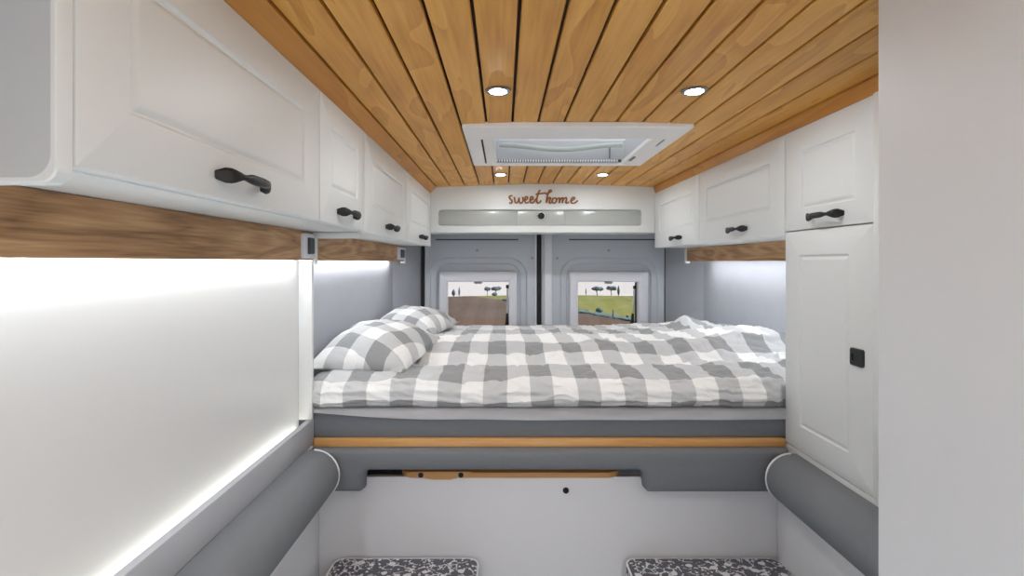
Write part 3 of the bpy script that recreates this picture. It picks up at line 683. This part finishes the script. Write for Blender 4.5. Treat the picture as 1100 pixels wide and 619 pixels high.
# ------------------------------------------------------------------ ceiling downlights
def downlight(x, y, label):
    z = cz(x)-0.0008; F = down(z); R = 0.0335 if y < 2 else 0.034
    bm = B(); lathe(bm, F, x, y, [(R, -0.0005), (R, 0.002), (R-0.003, 0.0045), (R-0.0105, 0.0045), (R-0.012, 0.002)], 36)
    o = fin('downlight', bm, M['chrome']); tag(o, label, 'ceiling light', 'ceiling downlights')
    bm = B(); lathe(bm, F, x, y, [(R-0.0122, 0.0021), (R-0.0124, 0.0048), (R-0.015, 0.0056)], 32); fin('lens', bm, M['lamp'], o)
downlight(-0.0145, 1.30, 'left one of the two downlights in front of the roof hatch')
downlight(0.4935, 1.30, 'right one of the two downlights in front of the roof hatch')
downlight(-0.016, 2.54, 'left one of the two downlights behind the roof hatch')
downlight(0.500, 2.54, 'right one of the two downlights behind the roof hatch')
for (x, y, w_) in ((-0.0145, 0.06, 'added unseen left downlight right above the camera'), (0.4935, 0.06, 'added unseen right downlight right above the camera'), (-0.0145, -1.18, 'added unseen left downlight over the open front end, behind the camera'), (0.4935, -1.18, 'added unseen right downlight over the open front end, behind the camera')):
    downlight(x, y, w_)  # extra downlights out of view, added to brighten the interior

# ------------------------------------------------------------------ bed
bm = B(); box(bm, -0.655, 1.185, 1.62, 3.15, -0.590, -0.5705)
box(bm, -0.586, 0.8685, 1.5475, 1.5700, -0.5705, -0.5452, 0.0015)
box(bm, -0.655, 1.185, 1.5705, 3.15, -0.5705, -0.5452)
o = fin('platform_bed', bm, M['oak_x']); tag(o, 'wooden bed base with an oak front edge under the dark grey mattress', 'bed')
bm = B()
rings(bm, up(0), [(-0.655, 1.563, 1.183, 3.14, 0.02, -0.5445), (-0.655, 1.560, 1.183, 3.14, 0.02, -0.5400), (-0.655, 1.559, 1.183, 3.14, 0.02, -0.500), (-0.655, 1.563, 1.183, 3.14, 0.02, -0.462), (-0.64, 1.58, 1.17, 3.12, 0.02, -0.456)], n=4)
o = fin('mattress', bm, M['mattress']); tag(o, 'thick dark grey mattress on the wooden bed base', 'mattress')
# fitted topper / sheet with a hanging front edge that curves up at the left
def sheet():
    bm = B(); nx = 90; rows = []
    prof = [(1.62, -0.4545), (1.575, -0.4515), (1.556, -0.4540), (1.5515, -0.462)]
    for i in range(nx+1):
        x = -0.650+(1.183+0.650)*i/nx; t = max(0, min(1, (x+0.61)/0.42)); t = math.sin(t*PI/2)
        zl = -0.464-0.0215*t-0.002*noise.noise(Vector((x*5, 0, 0)))-0.003*max(0, 1-abs(x-0.3)/0.6)
        r = [Vector((x, y, z)) for y, z in prof]+[Vector((x, 1.5505+0.002*math.sin(x*23), (zl-0.462)/2)), Vector((x, 1.550, zl)), Vector((x, 1.5545, zl))]
        rows.append([bm.verts.new((v.x, v.y, v.z+CZ)) for v in r])
    for i in range(nx):
        for j in range(len(rows[0])-1): bm.faces.new((rows[i][j], rows[i+1][j], rows[i+1][j+1], rows[i][j+1]))
    return fin('bed_sheet', bm, M['sheet'], ang=80)
o = sheet(); tag(o, 'light grey bed sheet hanging over the front edge of the mattress', 'sheet')

def interp(tab, s):
    for i in range(len(tab)-1):
        if s <= tab[i+1][0]:
            t = (s-tab[i][0])/(tab[i+1][0]-tab[i][0]); return [a+(b-a)*t for a, b in zip(tab[i], tab[i+1])]
    return tab[-1]
DUV = [(0.0, 1.590, -0.4525), (0.25, 1.560, -0.4500), (0.6, 1.548, -0.4420), (1.0, 1.542, -0.4290), (1.5, 1.546, -0.398), (2.0, 1.575, -0.3700), (2.5, 1.66, -0.3620), (3.0, 1.76, -0.3640),
       (3.5, 1.845, -0.3760), (3.7, 1.868, -0.3740), (4.0, 1.93, -0.3500), (4.5, 1.99, -0.3320), (5.0, 2.06, -0.3270), (5.5, 2.20, -0.3350), (6.0, 2.40, -0.3460), (7.0, 2.72, -0.3680), (8.0, 3.05, -0.3900), (8.3, 3.12, -0.405)]
def duvet():
    bm = B(); uvl = bm.loops.layers.uv.new('UVMap'); nx, ny = 230, 150; x0, x1 = -0.640, 1.180
    G = []; UV = {}
    def nz(x, y, s, k): return noise.noise(Vector((x*s, y*s, k)))
    for j in range(ny+1):
        s = 8.3*j/ny; row = []
        for i in range(nx+1):
            x = x0+(x1-x0)*i/nx
            # gentle drift of the folds across the width
            sh = 0.30*nz(x, 0, 1.4, 3.0)*(1 if s > 2 else s/2)
            _, y, z = interp(DUV, max(0, min(8.3, s+sh*math.sin(PI*s/8.3))))
            if s < 0.01: y, z = DUV[0][1], DUV[0][2]
            # bunched up at the right, and a crest against the rear right corner
            rr = max(0, (x-0.55)/0.63); top = max(0, min(1, (s-1.6)/1.0))
            z += top*0.016*rr*(1+0.8*nz(x, y, 5, 1))
            z += top*0.062*max(0, 1-abs((x-0.945-0.25*(y-2.62))/0.17))**1.3*math.exp(-((y-2.62)/0.22)**2)
            z += top*0.028*math.exp(-((x-1.02)/0.16)**2-((y-2.12)/0.20)**2)
            z += top*0.016*max(0, 1-abs(nz(x*0.8-y*0.6, y*0.9+x*0.5, 6, 21))*5)*(0.35+rr)
            # wrinkles: long ridges plus finer creases
            amp = 0.25+0.75*min(1, s/1.5)
            ri = 1-abs(nz(x*0.6+y*0.35, y*1.5, 5.0, 7))*2.2
            z += amp*0.0080*max(-0.5, ri)+amp*0.0055*nz(x, y*1.3, 12, 2)+amp*0.0035*nz(x, y, 27, 4)-amp*0.003
            z -= amp*0.006*max(0, 1-abs(nz(x*1.2+y*0.5, y*1.6, 8, 31))*9)
            ex = min(-0.285, -0.352+0.16*(y-1.64)) if y < 2.16 else -0.325
            if y > 1.67 and x < ex: pz = min(1, (ex-x)/0.05)*min(1, (y-1.66)/0.04); z = z*(1-pz)+(-0.418+0.3*(z+0.35))*pz
            y += 0.007*nz(x, s*0.35, 6.5, 9)*(1 if s < 3 else 0.4)*(1 if s > 0.2 else 0)
            if s < 2.4: y += (0.005*nz(x+0.15*s, s*0.25, 17, 5)-0.004*max(0, 1-abs(nz(x+0.10*s, s*0.2, 9, 41))*8))*min(1, s)
            if s < 0.6: z += 0.004*nz(x, 0, 7, 6)
            # ends tuck down to the mattress
            e = min((x-x0)/0.06, (x1-x)/0.05)
            if e < 1 and s > 1.5: z = z-(0.045)*(1-e)**2
            z = max(z, -0.4490)
            if x > 0.858: y = max(y, 1.561)
            v = bm.verts.new((x, y, z+CZ)); row.append(v)
            UV[v] = ((x-0.156)/0.0722+1000, s+1001.0+0.10*nz(x, y, 4, 12))
        G.append(row)
    for j in range(ny):
        for i in range(nx):
            f = bm.faces.new((G[j][i], G[j][i+1], G[j+1][i+1], G[j+1][i]))
            for l in f.loops: l[uvl].uv = UV[l.vert]
    # underside closes the body of the duvet
    lo = {}
    border = [G[0][i] for i in range(nx+1)]+[G[j][nx] for j in range(1, ny+1)]+[G[ny][i] for i in range(nx-1, -1, -1)]+[G[j][0] for j in range(ny-1, 0, -1)]
    low = []
    for v in border:
        q = bm.verts.new((v.co.x, max(1.592, v.co.y), -0.4530+CZ)); low.append(q); UV[q] = UV[v]
    m_ = len(border)
    for k in range(m_):
        f = bm.faces.new((border[k], low[k], low[(k+1) % m_], border[(k+1) % m_]))
        for l in f.loops: l[uvl].uv = UV[l.vert]
    f = bm.faces.new(low)
    for l in f.loops: l[uvl].uv = UV[l.vert]
    return fin('duvet', bm, M['check'], ang=85)
o = duvet(); tag(o, 'grey and white checked duvet spread over the whole bed', 'duvet')

def pillow(label, corners, base, puff, rot, uvs, seed, uo=0):
    """corners: four floor-plan corners; surface puffs up between them"""
    bm = B(); uvl = bm.loops.layers.uv.new('UVMap'); n = 44; UV = {}
    c00, c10, c11, c01 = [Vector(c) for c in corners]; sheets = []
    for side in (1, -1):
        G = []
        for j in range(n+1):
            row = []
            for i in range(n+1):
                u, v = i/n, j/n; a, b = u*2-1, v*2-1
                # pillow edge pulls in between the corners
                pa = a*(1-0.07*(1-b*b)); pb = b*(1-0.07*(1-a*a)); uu, vv = (pa+1)/2, (pb+1)/2
                P = c00*(1-uu)*(1-vv)+c10*uu*(1-vv)+c11*uu*vv+c01*(1-uu)*vv
                h = max(0, (1-abs(a)**2.4)*(1-abs(b)**2.4))**0.55
                edge = 1-h
                wr = noise.noise(Vector((u*5+seed, v*5, seed)))*0.010+noise.noise(Vector((u*13+seed, v*11, seed+4)))*0.0045
                # creases running in from the corners
                wr += 0.005*math.sin((math.atan2(b-0.9, a-0.9))*22)*math.exp(-((a-1)**2+(b-1)**2)*2.2)+0.005*math.sin((math.atan2(b+0.9, a-0.9))*20)*math.exp(-((a-1)**2+(b+1)**2)*2.2)
                if side > 0: P = P+Vector((0, 0, puff*h+wr*(0.3+0.7*h)*(1 if 0 < i < n and 0 < j < n else 0)))
                else: P = P-Vector((0, 0, min(puff*0.35, 0.05)*h))
                vt = bm.verts.new(P+Vector((0, 0, CZ))) if side > 0 or (0 < i < n and 0 < j < n) else sheets[0][j][i]
                ca, sa = math.cos(0.32), math.sin(0.32); UV[vt] = (u*uvs[0]*ca-v*uvs[1]*sa+uo+100, u*uvs[0]*sa+v*uvs[1]*ca+100); row.append(vt)
            G.append(row)
        sheets.append(G)
        for j in range(n):
            for i in range(n):
                q = (G[j][i], G[j][i+1], G[j+1][i+1], G[j+1][i])
                f = bm.faces.new(q if side > 0 else q[::-1])
                for l in f.loops: l[uvl].uv = UV[l.vert]
    return tag(fin('pillow', bm, M['check'], ang=80), label, 'pillow')
# corners: front-left, front-right, back-right, back-left (z relative to camera)
pillow('plump checked pillow at the front left of the bed, overlapping the rear pillow', [(-0.655, 1.66, -0.352), (-0.325, 1.64, -0.362), (-0.250, 2.12, -0.330), (-0.645, 2.16, -0.300)], 0, 0.105, 0, (5.2, 6.2), 1.3, 0.2)
pillow('checked pillow at the rear left of the bed, behind the front pillow', [(-0.645, 2.34, -0.345), (-0.33, 2.30, -0.345), (-0.245, 2.80, -0.335), (-0.64, 2.85, -0.320)], 0, 0.105, 0, (5.2, 6.2), 5.9, 0.6)

# ------------------------------------------------------------------ padded board, stored table top, bolsters, benches
def padded():
    bm = B()
    out = [(-0.5865, -0.5715), (0.8685, -0.5715), (0.8685, -0.702), (0.440, -0.702), (0.428, -0.690), (0.424, -0.645), (0.414, -0.6355), (-0.412, -0.6355), (-0.422, -0.648), (-0.424, -0.690), (-0.438, -0.701), (-0.5865, -0.701)]
    def layer(inset, y):
        P = [Vector((x, 0, z)) for x, z in out]; n = len(P); r = []
        for i in range(n):
            a, b, c = P[i-1], P[i], P[(i+1) % n]; d1 = (b-a).normalized(); d2 = (c-b).normalized()
            n1 = Vector((d1.z, 0, -d1.x)); n2 = Vector((d2.z, 0, -d2.x)); nn = (n1+n2); nn = nn/max(0.4, nn.length_squared/2)
            q = b-(-nn)*inset*1.0 if False else b+nn*(-inset)*(-1)
            r.append(bm.verts.new((q.x, y, q.z+CZ)))
        return r
    Ls = [layer(0, 1.556), layer(0, 1.540), layer(0.004, 1.529), layer(0.012, 1.5225), layer(0.022, 1.520)]
    n = len(out)
    for A, Bq in zip(Ls, Ls[1:]):
        for i in range(n): bm.faces.new((A[i], A[(i+1) % n], Bq[(i+1) % n], Bq[i]))
    bm.faces.new(Ls[0][::-1]); bm.faces.new(Ls[-1])
    return fin('padded_board', bm, M['fabric'], ang=50)
o = padded(); tag(o, 'grey upholstered board with stepped lower edge, below the oak bed edge', 'padded board')
bm = B()
rings(bm, up(0), [(-0.33, 1.590, 0.375, 2.10, 0.05, -0.6835), (-0.33, 1.590, 0.375, 2.10, 0.05, -0.6675), (-0.328, 1.592, 0.373, 2.098, 0.05, -0.666)], n=8)
tt = fin('table_top', bm, M['oak_x']); tag(tt, 'oak table top stored flat under the padded board', 'table top')
bm = B(); V = []
for y in (1.586, 1.5895):
    V.append([bm.verts.new((x, y, z+CZ)) for x, z in ((-0.295, -0.662), (-0.10, -0.662), (-0.13, -0.679), (-0.17, -0.687), (-0.225, -0.687), (-0.265, -0.680))])
bm.faces.new(V[0]); bm.faces.new(V[1][::-1])
for i in range(6): bm.faces.new((V[0][i], V[1][i], V[1][(i+1) % 6], V[0][(i+1) % 6]))
fin('grip', bm, M['oak_x'], tt, smooth=False)
for px in (452.0, 495.0):
    bm = B(); lathe(bm, front(1.5895 if px < 460 or px > 490 else 1.5895), (px-541)*1.586/540, -0.6730, [(0.009, 0), (0.009, 0.003), (0.006, 0.006)], 14); fin('knob', bm, M['rubber'], tt)

def bolster(cx, sgn, back, y0, label, zc=-0.632, r=0.0735):
    """half-round roll lying along Y, flat side against the side wall"""
    prof = [(back, zc+r)]
    for k in range(17):
        t = PI/2+PI*k/16; prof.append((cx+sgn*abs(r*math.cos(t)) if True else 0, zc+r*math.sin(t)))
    prof.append((back, zc-r)); y1 = 1.500
    bm = B(); ys = [y0+(y1-y0)*k/16 for k in range(17)]; prev = None
    ys[-1] = y1-0.012; ys += [y1-0.004, y1]; R = [1]*17+[0.985, 0.95]; 
    for y, q in zip(ys, R):
        vs = [bm.verts.new((back+(x-back)*(q if 0 < i < len(prof)-1 else 1), y, zc+(z-zc)*q+CZ+0.0008*noise.noise(Vector((x*9, y*5, z*9))))) for i, (x, z) in enumerate(prof)]
        n = len(vs)
        if prev:
            for i in range(n): bm.faces.new((prev[i], prev[(i+1) % n], vs[(i+1) % n], vs[i]))
        else: bm.faces.new(vs[::-1])
        prev = vs
    bm.faces.new(prev)
    o = fin('bolster', bm, M['fabric'], ang=60); tag(o, label, 'bolster')
    bm = B(); tube(bm, [(back+(x-back)*0.995, y1-0.008, zc+(z-zc)*0.995+CZ) for x, z in prof[1:-1]], 0.0034, 8); fin('piping', bm, M['pipe'], o)
bolster(-0.562, 1, -0.5865, 0.10, 'grey padded bolster with white piping along the left side, below the ledge')
bolster(0.852, -1, 0.8695, 0.815, 'grey padded bolster with white piping along the right side, below the tall cabinet', zc=-0.643)
# welt above the left bolster
bm = B(); tube(bm, [(-0.5835, 0.1, -0.5635+CZ), (-0.5835, 1.53, -0.5635+CZ)], 0.0035, 8); tag(fin('welt_strip', bm, M['ledge']), 'narrow light grey strip between the left ledge and the bolster', 'trim')

def bench(x0, x1, y0, lab1, lab2, cx0, cx1):
    bm = B(); box(bm, x0, x1, y0, 1.597, -1.4195, -1.032, 0.002)
    o = fin('bench', bm, M['white_plain']); tag(o, lab1, 'bench')
    bm = B(); box(bm, x0+0.04, x1-0.04, y0-0.014, y0-0.0005, -1.36, -1.09, 0.002); fin('front_panel', bm, M['white'], o)
    bm = B(); z0, z1 = -1.0315, -0.9345
    c = [(cx0, y0, cx1, 1.588)]
    rings(bm, up(0), [(cx0+.008, y0+.008, cx1-.008, 1.580, 0.03, z0), (cx0, y0, cx1, 1.588, 0.035, z0+0.012), (cx0-.001, y0-.001, cx1+.001, 1.5885, 0.035, (z0+z1)/2), (cx0, y0, cx1, 1.588, 0.035, z1-0.008), (cx0+.006, y0+.006, cx1-.006, 1.582, 0.03, z1), (cx0+.08, y0+.08, cx1-.08, 1.50, 0.03, z1+0.004)], n=8)
    o = fin('seat_cushion', bm, M['floral'], ang=50); tag(o, lab2, 'cushion')
    bm = B(); pts = []; r = 0.035
    for (ca, cb, s) in ((cx1-r, 1.588-r, 0), (cx0+r, 1.588-r, 1), (cx0+r, y0+r, 2), (cx1-r, y0+r, 3)):
        for k in range(7): t = (s+k/6)*PI/2; pts.append((ca+(r-.002)*math.cos(t), cb+(r-.002)*math.sin(t), z1-0.003+CZ))
    tube(bm, pts, 0.0032, 8, closed=True); fin('piping', bm, M['pipe'], o)
bench(-0.586, -0.070, 0.75, 'white bench box against the left side wall, under the floral cushion', 'dark grey floral seat cushion with white piping on the left bench', -0.530, -0.077)
bench(0.372, 0.869, 0.83, 'white bench box against the right side wall, under the floral cushion', 'dark grey floral seat cushion with white piping on the right bench', 0.380, 0.866)
